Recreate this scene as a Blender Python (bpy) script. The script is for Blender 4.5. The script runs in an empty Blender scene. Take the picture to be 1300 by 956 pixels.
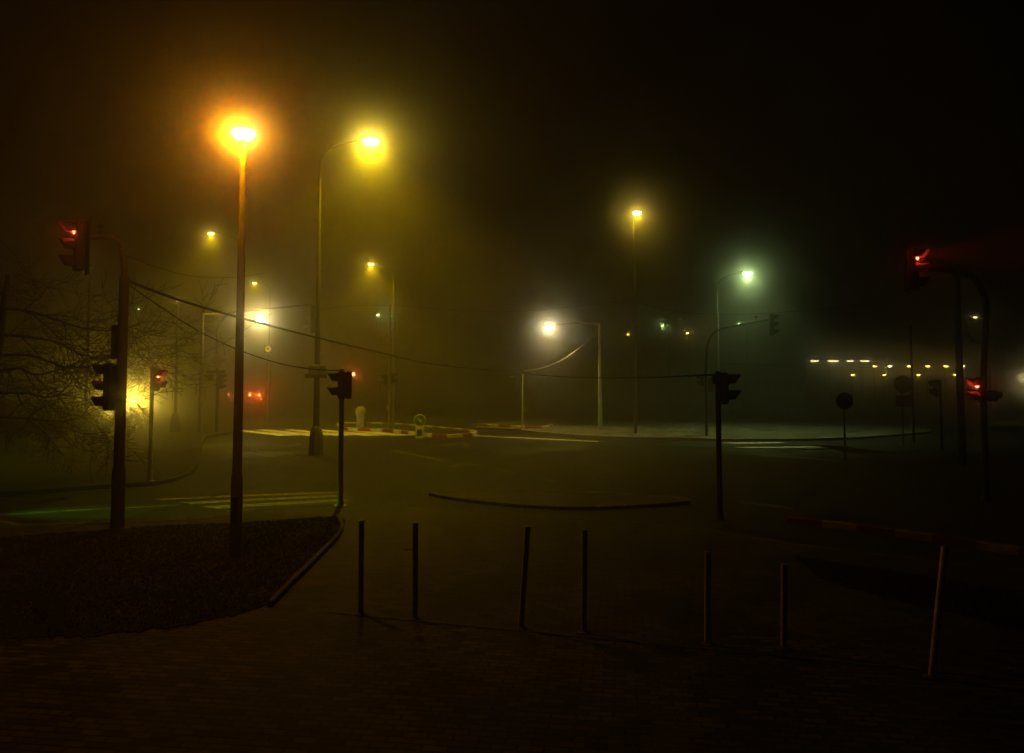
import bpy, bmesh, math, random
from mathutils import Vector, Matrix
random.seed(11)
R = math.radians
scene = bpy.context.scene
C = scene.collection

# ------------------------------------------------------------------ camera
F = 1000.0                      # focal length in pixels of the 1300 px wide photograph
PITCH = R(3.26)
CAMZ = 2.8
cam_data = bpy.data.cameras.new("camera")
cam_data.sensor_fit = 'HORIZONTAL'; cam_data.sensor_width = 36.0
cam_data.lens = 36.0 * F / 1300.0
cam_data.shift_y = -(478.0 - 433.0) / 1300.0
cam_data.clip_start = 0.1; cam_data.clip_end = 3000
cam = bpy.data.objects.new("camera", cam_data)
cam.location = (0, 0, CAMZ); cam.rotation_euler = (R(90) + PITCH, 0, 0)
C.objects.link(cam); scene.camera = cam

# ------------------------------------------------------------------ night sky
w = bpy.data.worlds.new("World"); scene.world = w; w.use_nodes = True
nt = w.node_tree; nt.nodes.clear()
bg = nt.nodes.new('ShaderNodeBackground'); wo = nt.nodes.new('ShaderNodeOutputWorld')
bg.inputs[0].default_value = (1.0, 0.62, 0.22, 1)      # sodium-lit murk of the town
bg.inputs[1].default_value = 0.0010
nt.links.new(bg.outputs[0], wo.inputs[0])

scene.view_settings.view_transform = 'Standard'
scene.view_settings.look = 'None'
scene.view_settings.exposure = 0.0
scene.view_settings.gamma = 1.0
cy = scene.cycles
cy.use_denoising = True
try: cy.denoiser = 'OPENIMAGEDENOISE'
except Exception: pass
cy.max_bounces = 4; cy.diffuse_bounces = 2; cy.glossy_bounces = 2
cy.transmission_bounces = 2; cy.volume_bounces = 0; cy.transparent_max_bounces = 6
cy.sample_clamp_indirect = 2.0; cy.sample_clamp_direct = 0.0
cy.use_light_tree = True
cy.caustics_reflective = False; cy.caustics_refractive = False
cy.use_adaptive_sampling = False

HAZE = 0.019        # extinction per metre
LK = 0.12            # global lamp multiplier

# ------------------------------------------------------------------ pixel -> place
cp, sp_ = math.cos(PITCH), math.sin(PITCH)
def ray(px, py):
    xc = (px - 650.0) / F; yc = (433.0 - py) / F
    return Vector((xc, cp - yc * sp_, sp_ + yc * cp))
def G(px, py, z=0.0):
    d = ray(px, py); t = (z - CAMZ) / d.z
    return Vector((d.x * t, d.y * t, z))
def P(px, py, Y):
    d = ray(px, py); t = Y / d.y
    return Vector((d.x * t, Y, CAMZ + d.z * t))

# ------------------------------------------------------------------ materials
MATS = {}
def mat(name, col, rough=0.6, metal=0.0, noise=0.25, scale=6.0, bump=0.0, bscale=60.0, col2=None, spec=0.5):
    m = bpy.data.materials.new(name); m.use_nodes = True
    n = m.node_tree.nodes; l = m.node_tree.links
    b = n['Principled BSDF']
    tc = n.new('ShaderNodeTexCoord'); nz = n.new('ShaderNodeTexNoise')
    nz.inputs['Scale'].default_value = scale; nz.inputs['Detail'].default_value = 6
    l.new(tc.outputs['Object'], nz.inputs['Vector'])
    rp = n.new('ShaderNodeValToRGB')
    c2 = col2 or tuple(c * (1 - noise) for c in col)
    rp.color_ramp.elements[0].position = 0.35; rp.color_ramp.elements[1].position = 0.65
    rp.color_ramp.elements[0].color = (*c2, 1); rp.color_ramp.elements[1].color = (*col, 1)
    l.new(nz.outputs['Fac'], rp.inputs[0]); l.new(rp.outputs[0], b.inputs['Base Color'])
    b.inputs['Roughness'].default_value = rough; b.inputs['Metallic'].default_value = metal
    b.inputs['Specular IOR Level'].default_value = spec
    if bump:
        nb = n.new('ShaderNodeTexNoise'); nb.inputs['Scale'].default_value = bscale; nb.inputs['Detail'].default_value = 5
        bp = n.new('ShaderNodeBump'); bp.inputs['Strength'].default_value = bump; bp.inputs['Distance'].default_value = 0.02
        l.new(tc.outputs['Object'], nb.inputs['Vector']); l.new(nb.outputs['Fac'], bp.inputs['Height'])
        l.new(bp.outputs[0], b.inputs['Normal'])
    MATS[name] = m
    return m
def emit(name, col, strength, sample=False):
    m = bpy.data.materials.new(name); m.use_nodes = True
    n = m.node_tree.nodes; b = n['Principled BSDF']
    b.inputs['Base Color'].default_value = (0.1, 0.1, 0.1, 1)
    b.inputs['Emission Color'].default_value = (*col, 1); b.inputs['Emission Strength'].default_value = strength
    m.cycles.emission_sampling = 'FRONT_BACK' if sample else 'NONE'
    return m
galv = mat('galvanised', (0.34, 0.34, 0.32), 0.5, 0.35, 0.3, 8)
polepaint = mat('pole_paint', (0.10, 0.10, 0.095), 0.6, 0.0, 0.35, 7, spec=.25)
darkpole = mat('dark_pole', (0.03, 0.03, 0.03), 0.7, 0.0, 0.3, 5, spec=.2)
blackpl = mat('black_plastic', (0.010, 0.010, 0.010), 0.6, 0.0, 0.3, 9, spec=.15)
deadlens = mat('dark_lens', (0.05, 0.03, 0.03), 0.25)
conc = mat('concrete', (0.30, 0.28, 0.25), 0.85, 0, 0.35, 9, 0.4)
whitep = mat('white_paint', (0.62, 0.61, 0.56), 0.6, 0, 0.35, 4)
redp = mat('red_paint', (0.25, 0.025, 0.015), 0.6, 0, 0.35, 5)
bluep = mat('blue_paint', (0.03, 0.08, 0.25), 0.5, 0, 0.2, 6)
yellowp = mat('yellow_paint', (0.5, 0.33, 0.03), 0.5, 0, 0.2, 6)
bark = mat('bark', (0.018, 0.015, 0.012), 0.9, 0, 0.4, 12, 0.5, 40)
leafm = mat('shrub_leaf', (0.035, 0.045, 0.02), 0.8, 0, 0.5, 5)
wire = mat('cable_rubber', (0.008, 0.008, 0.008), 0.8, 0, 0.2, 4, spec=.05)
steelwire = mat('steel_wire', (0.35, 0.33, 0.28), 0.4, 0.6, 0.2, 4)
glass = mat('window_glass', (0.02, 0.022, 0.025), 0.08, 0, 0.1, 3)
plaster = mat('plaster', (0.26, 0.25, 0.21), 0.9, 0, 0.3, 1.2, 0.3)
roofm = mat('roof_metal', (0.10, 0.10, 0.10), 0.6, 0.3, 0.3, 2)
tyre = mat('tyre', (0.015, 0.015, 0.015), 0.85)
carcols = [mat('car_paint_a', (0.03, 0.035, 0.045), 0.25, 0.2, 0.1), mat('car_paint_b', (0.08, 0.012, 0.01), 0.25, 0.2, 0.1),
           mat('car_paint_c', (0.12, 0.12, 0.12), 0.25, 0.4, 0.1), mat('car_paint_d', (0.02, 0.03, 0.02), 0.25, 0.2, 0.1)]

def asphalt():
    m = bpy.data.materials.new('asphalt'); m.use_nodes = True
    n = m.node_tree.nodes; l = m.node_tree.links; b = n['Principled BSDF']
    tc = n.new('ShaderNodeTexCoord')
    big = n.new('ShaderNodeTexNoise'); big.inputs['Scale'].default_value = 0.25; big.inputs['Detail'].default_value = 7
    fine = n.new('ShaderNodeTexNoise'); fine.inputs['Scale'].default_value = 45; fine.inputs['Detail'].default_value = 4
    for x in (big, fine): l.new(tc.outputs['Object'], x.inputs['Vector'])
    r = n.new('ShaderNodeValToRGB'); r.color_ramp.elements[0].position = .3; r.color_ramp.elements[1].position = .7
    r.color_ramp.elements[0].color = (0.013, 0.0125, 0.012, 1); r.color_ramp.elements[1].color = (0.028, 0.027, 0.025, 1)
    l.new(big.outputs['Fac'], r.inputs[0]); l.new(r.outputs[0], b.inputs['Base Color'])
    rr = n.new('ShaderNodeMapRange'); rr.inputs['From Min'].default_value = .35; rr.inputs['From Max'].default_value = .65
    rr.inputs['To Min'].default_value = .62; rr.inputs['To Max'].default_value = .9
    l.new(big.outputs['Fac'], rr.inputs[0]); l.new(rr.outputs[0], b.inputs['Roughness'])
    bp = n.new('ShaderNodeBump'); bp.inputs['Strength'].default_value = .35; bp.inputs['Distance'].default_value = .01
    l.new(fine.outputs['Fac'], bp.inputs['Height']); l.new(bp.outputs[0], b.inputs['Normal'])
    b.inputs['Specular IOR Level'].default_value = .08
    return m
def paving():
    m = bpy.data.materials.new('block_paving'); m.use_nodes = True
    n = m.node_tree.nodes; l = m.node_tree.links; b = n['Principled BSDF']
    tc = n.new('ShaderNodeTexCoord'); mp = n.new('ShaderNodeMapping'); mp.inputs['Rotation'].default_value = (0, 0, R(8))
    l.new(tc.outputs['Object'], mp.inputs['Vector'])
    br = n.new('ShaderNodeTexBrick')
    br.inputs['Color1'].default_value = (0.105, 0.093, 0.074, 1); br.inputs['Color2'].default_value = (0.018, 0.016, 0.013, 1)
    br.inputs['Mortar'].default_value = (0.004, 0.004, 0.003, 1)
    br.inputs['Scale'].default_value = 1.0; br.inputs['Brick Width'].default_value = .2; br.inputs['Row Height'].default_value = .1
    br.inputs['Mortar Size'].default_value = .010; br.inputs['Mortar Smooth'].default_value = .3
    l.new(mp.outputs[0], br.inputs['Vector'])
    nz = n.new('ShaderNodeTexNoise'); nz.inputs['Scale'].default_value = .8; nz.inputs['Detail'].default_value = 8
    l.new(tc.outputs['Object'], nz.inputs['Vector'])
    mx = n.new('ShaderNodeMixRGB'); mx.blend_type = 'MULTIPLY'; mx.inputs[0].default_value = .8
    r = n.new('ShaderNodeValToRGB'); r.color_ramp.elements[0].position = .35; r.color_ramp.elements[0].color = (.3, .28, .25, 1)
    r.color_ramp.elements[1].position = .65
    l.new(nz.outputs['Fac'], r.inputs[0]); l.new(br.outputs['Color'], mx.inputs[1]); l.new(r.outputs[0], mx.inputs[2])
    l.new(mx.outputs[0], b.inputs['Base Color']); b.inputs['Roughness'].default_value = .75; b.inputs['Specular IOR Level'].default_value = .12
    n2 = n.new('ShaderNodeTexNoise'); n2.inputs['Scale'].default_value = 9; n2.inputs['Detail'].default_value = 6
    l.new(tc.outputs['Object'], n2.inputs['Vector'])
    ad = n.new('ShaderNodeMath'); ad.operation = 'MULTIPLY_ADD'; ad.inputs[1].default_value = .5
    inv = n.new('ShaderNodeMath'); inv.operation = 'SUBTRACT'; inv.inputs[0].default_value = 1
    l.new(br.outputs['Fac'], inv.inputs[1]); l.new(n2.outputs['Fac'], ad.inputs[0]); l.new(inv.outputs[0], ad.inputs[2])
    bp = n.new('ShaderNodeBump'); bp.inputs['Strength'].default_value = .9; bp.inputs['Distance'].default_value = .012
    l.new(ad.outputs[0], bp.inputs['Height']); l.new(bp.outputs[0], b.inputs['Normal'])
    return m
def worn_paint():
    m = mat('worn_road_paint', (0.55, 0.54, 0.48), 0.6, 0, 0.2, 5, col2=(0.12, 0.115, 0.10))
    m.node_tree.nodes['Color Ramp'].color_ramp.elements[0].position = .3
    m.node_tree.nodes['Color Ramp'].color_ramp.elements[1].position = .5
    return m
asph = asphalt(); pave = paving(); paint = worn_paint()
kerbdark = mat('dirty_kerb', (0.09, 0.085, 0.075), 0.9, 0, 0.4, 6, .4, spec=.2)
kerbwhite = mat('dirty_white_kerb', (0.22, 0.21, 0.18), 0.9, 0, 0.5, 5, .4, spec=.2)
kerbpale = mat('grey_kerb', (0.14, 0.13, 0.11), 0.9, 0, 0.7, 5, .4, spec=.1)
kerbred = mat('dirty_red_kerb', (0.09, 0.02, 0.012), 0.9, 0, 0.5, 5, .4, spec=.2)
kerbblack = mat('dirty_black_kerb', (0.02, 0.02, 0.02), 0.9, 0, 0.5, 5, .4, spec=.2)
turf = mat('winter_turf', (0.030, 0.024, 0.012), 0.95, 0, 0.5, 1.5, 0.9, 25, col2=(0.012, 0.011, 0.006), spec=.1)
blade = mat('grass_blade', (0.05, 0.04, 0.02), 0.9, 0, 0.5, 3, spec=.1)

# ------------------------------------------------------------------ mesh helpers
class MB:
    def __init__(s): s.v = []; s.f = []; s.mi = []
    def add(s, v, f, mi=0):
        o = len(s.v); s.v += [tuple(p) for p in v]; s.f += [tuple(i + o for i in q) for q in f]; s.mi += [mi] * len(f)
    def box(s, c, size, rz=0.0, bev=0.0, mi=0, M=None):
        x, y, z = (d / 2 for d in size)
        if bev <= 0:
            v = [(i, j, k) for k in (-z, z) for i, j in ((-x, -y), (x, -y), (x, y), (-x, y))]
            f = [(3, 2, 1, 0), (4, 5, 6, 7), (0, 1, 5, 4), (1, 2, 6, 5), (2, 3, 7, 6), (3, 0, 4, 7)]
        else:
            v = []; f = []
            lay = [(-z, bev), (-z + bev, 0), (z - bev, 0), (z, bev)]
            for zz, ins in lay:
                X, Y = x - ins, y - ins; b = bev
                v += [(-X + b, -Y, zz), (X - b, -Y, zz), (X, -Y + b, zz), (X, Y - b, zz), (X - b, Y, zz), (-X + b, Y, zz), (-X, Y - b, zz), (-X, -Y + b, zz)]
            for k in range(3):
                for i in range(8):
                    j = (i + 1) % 8; f.append((k * 8 + i, k * 8 + j, k * 8 + 8 + j, k * 8 + 8 + i))
            f.append(tuple(range(7, -1, -1))); f.append(tuple(range(24, 32)))
        m = Matrix.Translation(c) @ Matrix.Rotation(rz, 4, 'Z')
        if M is not None: m = M @ m
        s.add([m @ Vector(p) for p in v], f, mi)
    def tube(s, pts, rad, n=12, mi=0, cap=True):
        pts = [Vector(p) for p in pts]
        if not isinstance(rad, (list, tuple)): rad = [rad] * len(pts)
        v = []; f = []; up = None
        for i, p in enumerate(pts):
            t = (pts[min(i + 1, len(pts) - 1)] - pts[max(i - 1, 0)]).normalized()
            if up is None: up = Vector((1, 0, 0)) if abs(t.x) < .9 else Vector((0, 1, 0))
            a = (up - t * up.dot(t)).normalized(); b = t.cross(a); up = a
            for k in range(n):
                q = 2 * math.pi * k / n; v.append(p + (a * math.cos(q) + b * math.sin(q)) * rad[i])
        for i in range(len(pts) - 1):
            for k in range(n):
                j = (k + 1) % n; f.append((i * n + k, i * n + j, i * n + n + j, i * n + n + k))
        if cap:
            f.append(tuple(range(n - 1, -1, -1))); f.append(tuple(range((len(pts) - 1) * n, len(pts) * n)))
        s.add(v, f, mi)
    def lathe(s, prof, n=20, c=(0, 0, 0), sx=1, sy=1, mi=0, M=None):
        v = []; f = []
        for r, z in prof:
            for k in range(n):
                q = 2 * math.pi * k / n; v.append(Vector((r * math.cos(q) * sx, r * math.sin(q) * sy, z)))
        for i in range(len(prof) - 1):
            for k in range(n):
                j = (k + 1) % n; f.append((i * n + k, i * n + j, i * n + n + j, i * n + n + k))
        f.append(tuple(range(n - 1, -1, -1))); f.append(tuple(range((len(prof) - 1) * n, len(prof) * n)))
        m = Matrix.Translation(c)
        if M is not None: m = M @ m
        s.add([m @ p for p in v], f, mi)
    def build(s, name, mats, parent=None, smooth=True):
        me = bpy.data.meshes.new(name); me.from_pydata(s.v, [], s.f)
        if not isinstance(mats, (list, tuple)): mats = [mats]
        for m in mats: me.materials.append(m)
        me.polygons.foreach_set('material_index', s.mi)
        if smooth:
            me.polygons.foreach_set('use_smooth', [True] * len(me.polygons))
            try: me.set_sharp_from_angle(angle=R(35))
            except Exception: pass
        me.update()
        o = bpy.data.objects.new(name, me); C.objects.link(o)
        if parent is not None:
            o.parent = parent; 
        return o
def tag(o, label=None, cat=None, group=None, kind=None):
    if label: o['label'] = label
    if cat: o['category'] = cat
    if group: o['group'] = group
    if kind: o['kind'] = kind
    return o
def empty(name, loc, label, cat, group=None, rz=0):
    o = bpy.data.objects.new(name, None); C.objects.link(o); o.location = loc; o.rotation_euler = (0, 0, rz)
    o.empty_display_size = .2
    return tag(o, label, cat, group)
def spot(parent, loc, direction, power, col, size=160, blend=.7, rad=.08):
    d = bpy.data.lights.new('lamp_light', 'SPOT'); d.energy = power * LK; d.color = col
    d.spot_size = R(size); d.spot_blend = blend; d.shadow_soft_size = rad
    o = bpy.data.objects.new('lamp_light', d); C.objects.link(o); o.location = loc
    o.rotation_euler = Vector(direction).to_track_quat('-Z', 'Y').to_euler(); o.parent = parent
    return o
def point(parent, loc, power, col, rad=.1):
    d = bpy.data.lights.new('lamp_light', 'POINT'); d.energy = power * LK; d.color = col; d.shadow_soft_size = rad
    o = bpy.data.objects.new('lamp_light', d); C.objects.link(o); o.location = loc; o.parent = parent
    return o

# ------------------------------------------------------------------ ground
def sheet(name, pts, z, m, label=None, kind='structure'):
    me = bpy.data.meshes.new(name); bm = bmesh.new()
    vs = [bm.verts.new((p[0], p[1], z)) for p in pts]
    f = bm.faces.new(vs); 
    if f.normal.z < 0: f.normal_flip()
    bmesh.ops.triangulate(bm, faces=bm.faces[:]); bm.normal_update()
    for f in bm.faces:
        if f.normal.z < 0: f.normal_flip()
    bm.to_mesh(me); bm.free(); me.materials.append(m)
    o = bpy.data.objects.new(name, me); C.objects.link(o); o['kind'] = kind
    return o
def slab(name, pts, h, m, z0=0.0):
    me = bpy.data.meshes.new(name); bm = bmesh.new()
    vs = [bm.verts.new((p[0], p[1], h)) for p in pts]
    f = bm.faces.new(vs); f.normal_update()
    if f.normal.z < 0: f.normal_flip()
    n = len(pts); lo = [bm.verts.new((p[0], p[1], z0)) for p in pts]
    for i in range(n):
        j = (i + 1) % n; bm.faces.new((vs[i], lo[i], lo[j], vs[j]))
    bmesh.ops.triangulate(bm, faces=[f])
    bmesh.ops.recalc_face_normals(bm, faces=bm.faces[:])
    for f in bm.faces:
        if abs(f.normal.z) > .5 and f.normal.z < 0: f.normal_flip()
    bm.to_mesh(me); bm.free(); me.materials.append(m)
    o = bpy.data.objects.new(name, me); C.objects.link(o); o['kind'] = 'structure'
    return o
def smooth_line(pts, n=6):
    out = []
    P_ = [pts[0]] + list(pts) + [pts[-1]]
    for i in range(1, len(P_) - 2):
        p0, p1, p2, p3 = (Vector(q) for q in P_[i - 1:i + 3])
        for k in range(n):
            t = k / n
            out.append(0.5 * ((2 * p1) + (-p0 + p2) * t + (2 * p0 - 5 * p1 + 4 * p2 - p3) * t * t + (-p0 + 3 * p1 - 3 * p2 + p3) * t ** 3))
    out.append(Vector(pts[-1])); return out
def kerb(name, px, mats, block=1.0, wdt=.16, top=.135, world=False):
    pts = [Vector(p) if world else G(*p) for p in px]
    pts = smooth_line([(p[0], p[1], 0) for p in pts], 10)
    # resample into kerbstones
    seg = []; acc = [0]
    for a, b in zip(pts, pts[1:]): acc.append(acc[-1] + (b - a).length)
    def at(s):
        for i in range(len(acc) - 1):
            if acc[i + 1] >= s:
                t = (s - acc[i]) / max(1e-6, acc[i + 1] - acc[i]); return pts[i].lerp(pts[i + 1], t)
        return pts[-1]
    mb = MB(); s = 0; k = 0
    while s < acc[-1] - .2:
        e = min(s + block, acc[-1]); a, b = at(s), at(e); d = b - a; L = d.length
        mb.box((a + d / 2) + Vector((0, 0, top / 2 + random.uniform(-.004, .004) - .02)), (L - .012, wdt, top + .04), math.atan2(d.y, d.x), .015, k % len(mats))
        s = e; k += 1
    o = mb.build(name, mats); o['kind'] = 'structure'; return o
def gp(l): return [G(*p) for p in l]

ground = sheet('ground', [(-400, -60), (400, -60), (400, 420), (-400, 420)], 0.0, turf)
# one road sheet: the junction
road_px = [(-500, 760), (0, 676), (300, 656), (433, 647), (560, 652), (750, 668), (900, 680), (1010, 700), (1400, 760)]
front = gp(road_px)
road_pts = front + [Vector((30, 40, 0)), Vector((60, 70, 0)), Vector((60, 85, 0)), Vector((25, 62, 0)), Vector((4, 75, 0)), Vector((-10, 160, 0)), Vector((-40, 300, 0)), Vector((-62, 300, 0)), Vector((-24, 100, 0)), Vector((-60, 60, 0)), Vector((-70, 40, 0))]
road_pts = [(-45, 10.5, 0)] + [tuple(p) for p in front[1:]] + [(30, 9.5, 0), (60, 20, 0), (95, 38, 0), (95, 56, 0), (40, 50.5, 0), (12, 46, 0),
            (2, 60, 0), (-6, 120, 0), (-30, 330, 0), (-74, 330, 0), (-33, 120, 0), (-19, 56, 0), (-16, 47, 0), (-15.5, 29, 0), (-13.5, 24.5, 0), (-20, 20.5, 0), (-50, 21.5, 0)]
road = sheet('road', road_pts, 0.006, asph)

# near pavement
pavement = slab('pavement', [tuple(p) for p in ([Vector((-45, 10.2, 0))] + front[1:-1] + [Vector((11, 9.0, 0)), Vector((14, 0, 0)), Vector((14, -20, 0)), Vector((-45, -20, 0))])], 0.12, pave)
kerb('kerb', [(-45, 10.4)] + [tuple(p)[:2] for p in front[1:-1]] + [(11, 9.1)], [kerbdark], 1.0, world=True, top=.128)
# lawn on the near side, edged by a low kerb
lawn_px = [(60, 679), (200, 669), (320, 663), (425, 657), (432, 672), (400, 708), (365, 742), (340, 768), (290, 782), (200, 799), (90, 808), (0, 813), (-200, 822)]
lawn_pts = [(q.x + random.uniform(-.05, .05), q.y + random.uniform(-.05, .05), .12) for q in smooth_line([tuple(G(*p, z=.12)) for p in lawn_px[:8]], 3)] + [(q.x + random.uniform(-.07, .07), q.y + random.uniform(-.09, .09), .12) for q in smooth_line([tuple(G(*p, z=.12)) for p in lawn_px[8:]], 14)] + [(-45, 8, 0), (-45, 9.8, 0), tuple(G(0, 684, z=.12))]
lawn = slab('lawn', lawn_pts, 0.132, turf, .1)
kerb('lawn_edging', [tuple(G(*p, z=.15))[:2] for p in [(427, 656), (434, 672), (401, 709), (366, 743), (342, 768)]], [kerbdark], .5, .07, .2, world=True)
# channel line along the bollards
mbc = MB()
a, b_ = G(455, 781, .12), G(1190, 853, .12)
d = b_ - a
for k in range(34):
    p = a + d * (k / 28.0) - d * .05
    mbc.box((p.x, p.y, .122), ((d.length / 28) * .97, .05, .012), math.atan2(d.y, d.x), .002)
o = mbc.build('drain_channel', darkpole); o['kind'] = 'structure'
# middle island and right island
isl = gp([(548, 629), (600, 638), (720, 647), (850, 642), (872, 636), (760, 629), (620, 625)])
slab('traffic_island', [tuple(p) for p in isl], .07, pave)
kerb('island_kerb', [tuple(p)[:2] for p in isl] + [tuple(isl[0])[:2]], [kerbpale, kerbdark], .8, .2, .085, world=True)
isr = gp([(1000, 664), (1080, 673), (1180, 687), (1300, 706), (1460, 735), (1460, 706), (1300, 683), (1150, 667), (1060, 660)])
slab('right_verge', [tuple(p) for p in isr], .12, turf)
kerb('right_verge_kerb', [tuple(p)[:2] for p in isr[:5]], [kerbred, kerbwhite], .7, .2, .14, world=True)
# right near verge
rv = gp([(1010, 718), (1120, 735), (1300, 765), (1600, 815), (1600, 900), (1300, 815), (1120, 770), (1040, 745)])
slab('right_near_verge', [(q.x + random.uniform(-.08, .08), q.y + random.uniform(-.08, .08), 0) for q in smooth_line([tuple(p) for p in rv] , 8)], .132, turf, .1)
# far islands
ia = gp([(430, 540), (436, 546), (500, 549.5), (560, 556), (602, 553), (590, 549), (500, 541)])
slab('far_left_island', [tuple(p) for p in ia], .12, asph)
kerb('far_left_island_kerb', [tuple(p)[:2] for p in ia] + [tuple(ia[0])[:2]], [redp, whitep], 1.0, .2, .2, world=True)
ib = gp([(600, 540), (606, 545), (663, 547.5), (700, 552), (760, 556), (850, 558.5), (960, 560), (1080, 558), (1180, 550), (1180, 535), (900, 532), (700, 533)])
slab('far_right_island', [tuple(p) for p in ib], .12, mat('lightpool_island_surface', (0.16, 0.15, 0.12), 0.9, 0, 0.5, .8, .5, 20, col2=(0.05, 0.045, 0.03), spec=.1))  # paving made paler: the pool of lamp light is put into its colour
kerb('far_right_island_kerb', [tuple(p)[:2] for p in ib[2:9]], [conc], 1.0, .2, .14, world=True)
kerb('far_right_island_nose', [tuple(p)[:2] for p in gp([(700, 542.5), (692, 545.5), (663, 545.5), (625, 543.5), (600, 542.5)])], [whitep, redp], 1.1, .22, .24, world=True)
# verge on the far left side of the near road
lv = gp([(-300, 650), (0, 631), (120, 621), (200, 616), (243, 600), (252, 575), (262, 556), (300, 549), (306, 541), (200, 531), (-300, 531)])
slab('left_verge', [tuple(p) for p in lv], .12, turf)
kerb('left_verge_kerb', [tuple(p)[:2] for p in lv[:9]], [kerbblack], 1.0, .16, .13, world=True)

# painted markings
faint = mat('faded_road_paint', (0.16, 0.155, 0.14), 0.7, 0, 0.2, 5, col2=(0.04, 0.04, 0.036), spec=.2)
def marks(name, quads, z=.011, m=None):
    mb = MB()
    for q in quads:
        p = [G(*c, z=z) for c in q]; mb.add(p, [tuple(range(len(p)))])
    o = mb.build(name, m or paint, smooth=False)
    for f in o.data.polygons: pass
    bm = bmesh.new(); bm.from_mesh(o.data)
    bm.normal_update()
    for f in bm.faces:
        if f.normal.z < 0: f.normal_flip()
    bm.to_mesh(o.data); bm.free()
    o['kind'] = 'structure'; return o
marks('zebra_crossing', [
    [(193, 633.5), (300, 628.6), (420, 624.5), (432, 625.8), (300, 630.6), (206, 635)],
    [(226, 637.6), (300, 634), (424, 628.4), (440, 630), (320, 636), (244, 640)],
    [(254, 642.8), (330, 639), (435, 633.5), (452, 635.2), (350, 641.5), (276, 645.8)],
    [(286, 648.8), (345, 645), (380, 643.5), (392, 645.4), (350, 649), (310, 651.8)]], m=mat('half_worn_paint', (0.34, 0.33, 0.29), 0.7, 0, 0.2, 5, col2=(0.06, 0.058, 0.05), spec=.2))
marks('lane_lines', [
    [(-60, 656.5), (100, 647), (230, 640.5), (230, 641.6), (100, 648.2), (-60, 658)],
    [(60, 671), (180, 661.5), (280, 654), (282, 655), (180, 663), (60, 673)],
    [(0, 660), (60, 671), (52, 672), (-10, 661.4)],
    [(500, 571.5), (566, 584.5), (562, 585.5), (496, 572.3)],
    [(570, 592), (586, 588.3), (612, 590.3), (610, 591.3), (588, 589.6), (574, 593)],
    [(690, 607.6), (712, 611.8), (707, 612.8), (686, 608.5)],
    [(632, 596), (655, 599.5), (650, 600.3), (628, 596.7)],
    [(545, 566), (590, 562), (597, 565), (590, 569), (586, 568.4), (592, 565), (588, 563.2), (546, 567)],
    [(640, 630), (720, 630.7), (720, 631.7), (640, 631)],
    [(940, 636), (1010, 645), (1005, 646.5), (935, 637.3)],
    [(960, 577), (1060, 584), (1060, 585), (960, 578)],
    [(760, 598), (800, 601), (798, 602), (758, 599)]], m=faint)
far_z = []
for i, x in enumerate([286, 322, 358, 394, 430, 466]):
    far_z.append([(x, 545.5), (x + 14, 545.2), (x + 96, 552.4), (x + 70, 553.4)])
marks('far_zebra_crossing', far_z)
marks('give_way_lines', [[(510 + k * 26, 548.6 + k * .6), (526 + k * 26, 549.0 + k * .6), (532 + k * 26, 550.0 + k * .6), (515 + k * 26, 549.6 + k * .6)] for k in range(4)]
      + [[(600, 552.5), (690, 556.5), (760, 560), (760, 561), (690, 557.8), (600, 553.5)]])
marks('right_far_lines', [[(915, 562), (990, 561.2), (1000, 562.4), (930, 563.3)], [(930, 567.5), (1040, 566.5), (1050, 568), (945, 569)]])

# grass blades on the lawns (one mass)
def pip(x, y, poly):
    c = False; j = len(poly) - 1
    for i in range(len(poly)):
        xi, yi = poly[i][0], poly[i][1]; xj, yj = poly[j][0], poly[j][1]
        if (yi > y) != (yj > y) and x < (xj - xi) * (y - yi) / (yj - yi) + xi: c = not c
        j = i
    return c
def grass(name, polyw, n, z, h):
    mb = MB(); xs = [p[0] for p in polyw]; ys = [p[1] for p in polyw]
    x0, x1 = max(min(xs), -14), min(max(xs), 14)
    c = 0
    while c < n:
        x = random.uniform(x0, x1); y = min(ys) + (max(ys) - min(ys)) * random.random()
        if not pip(x, y, polyw): n -= .3; continue
        for q in range(3):
            a = random.uniform(0, 6.28); hh = h * random.uniform(.4, 1.3); bx = x + random.gauss(0, .02); by = y + random.gauss(0, .02)
            dx, dy = math.cos(a) * .006, math.sin(a) * .006; lx, ly = random.gauss(0, hh * .5), random.gauss(0, hh * .5)
            mb.add([(bx - dx, by - dy, z), (bx + dx, by + dy, z), (bx + lx, by + ly, z + hh)], [(0, 1, 2)])
        c += 1
    o = mb.build(name, blade, smooth=False); return tag(o, 'short withered winter grass growing over the lawn', 'grass', None, 'stuff')
grass('grass', lawn_pts, 34000, .13, .035)
g2 = grass('verge_grass', [tuple(p) for p in rv], 12000, .13, .04); g2['label'] = 'short dark grass growing on the right hand verge'
# fallen leaves
mb = MB()
for k in range(500):
    x = random.uniform(-7, 7); y = random.uniform(5.2, 15.5); a = random.uniform(0, 6.28); s = random.uniform(.012, .035)
    if pip(x, y, lawn_pts): continue
    if not pip(x, y, [tuple(p) for p in ([Vector((-45, 10.2, 0))] + front[1:-1] + [Vector((11, 9.0, 0)), Vector((14, 0, 0)), Vector((-45, 0, 0))])]): continue
    c, d_ = math.cos(a) * s, math.sin(a) * s
    mb.add([(x - c, y - d_, .124), (x + d_ * .6, y - c * .6, .130), (x + c, y + d_, .126 + s * .4), (x - d_ * .6, y + c * .6, .125)], [(0, 1, 2, 3)])
o = mb.build('fallen_leaves', mat('dead_leaf', (.09, .05, .02), .8), smooth=False); tag(o, 'dead leaves scattered over the block paving', 'leaves', None, 'stuff')

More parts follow.
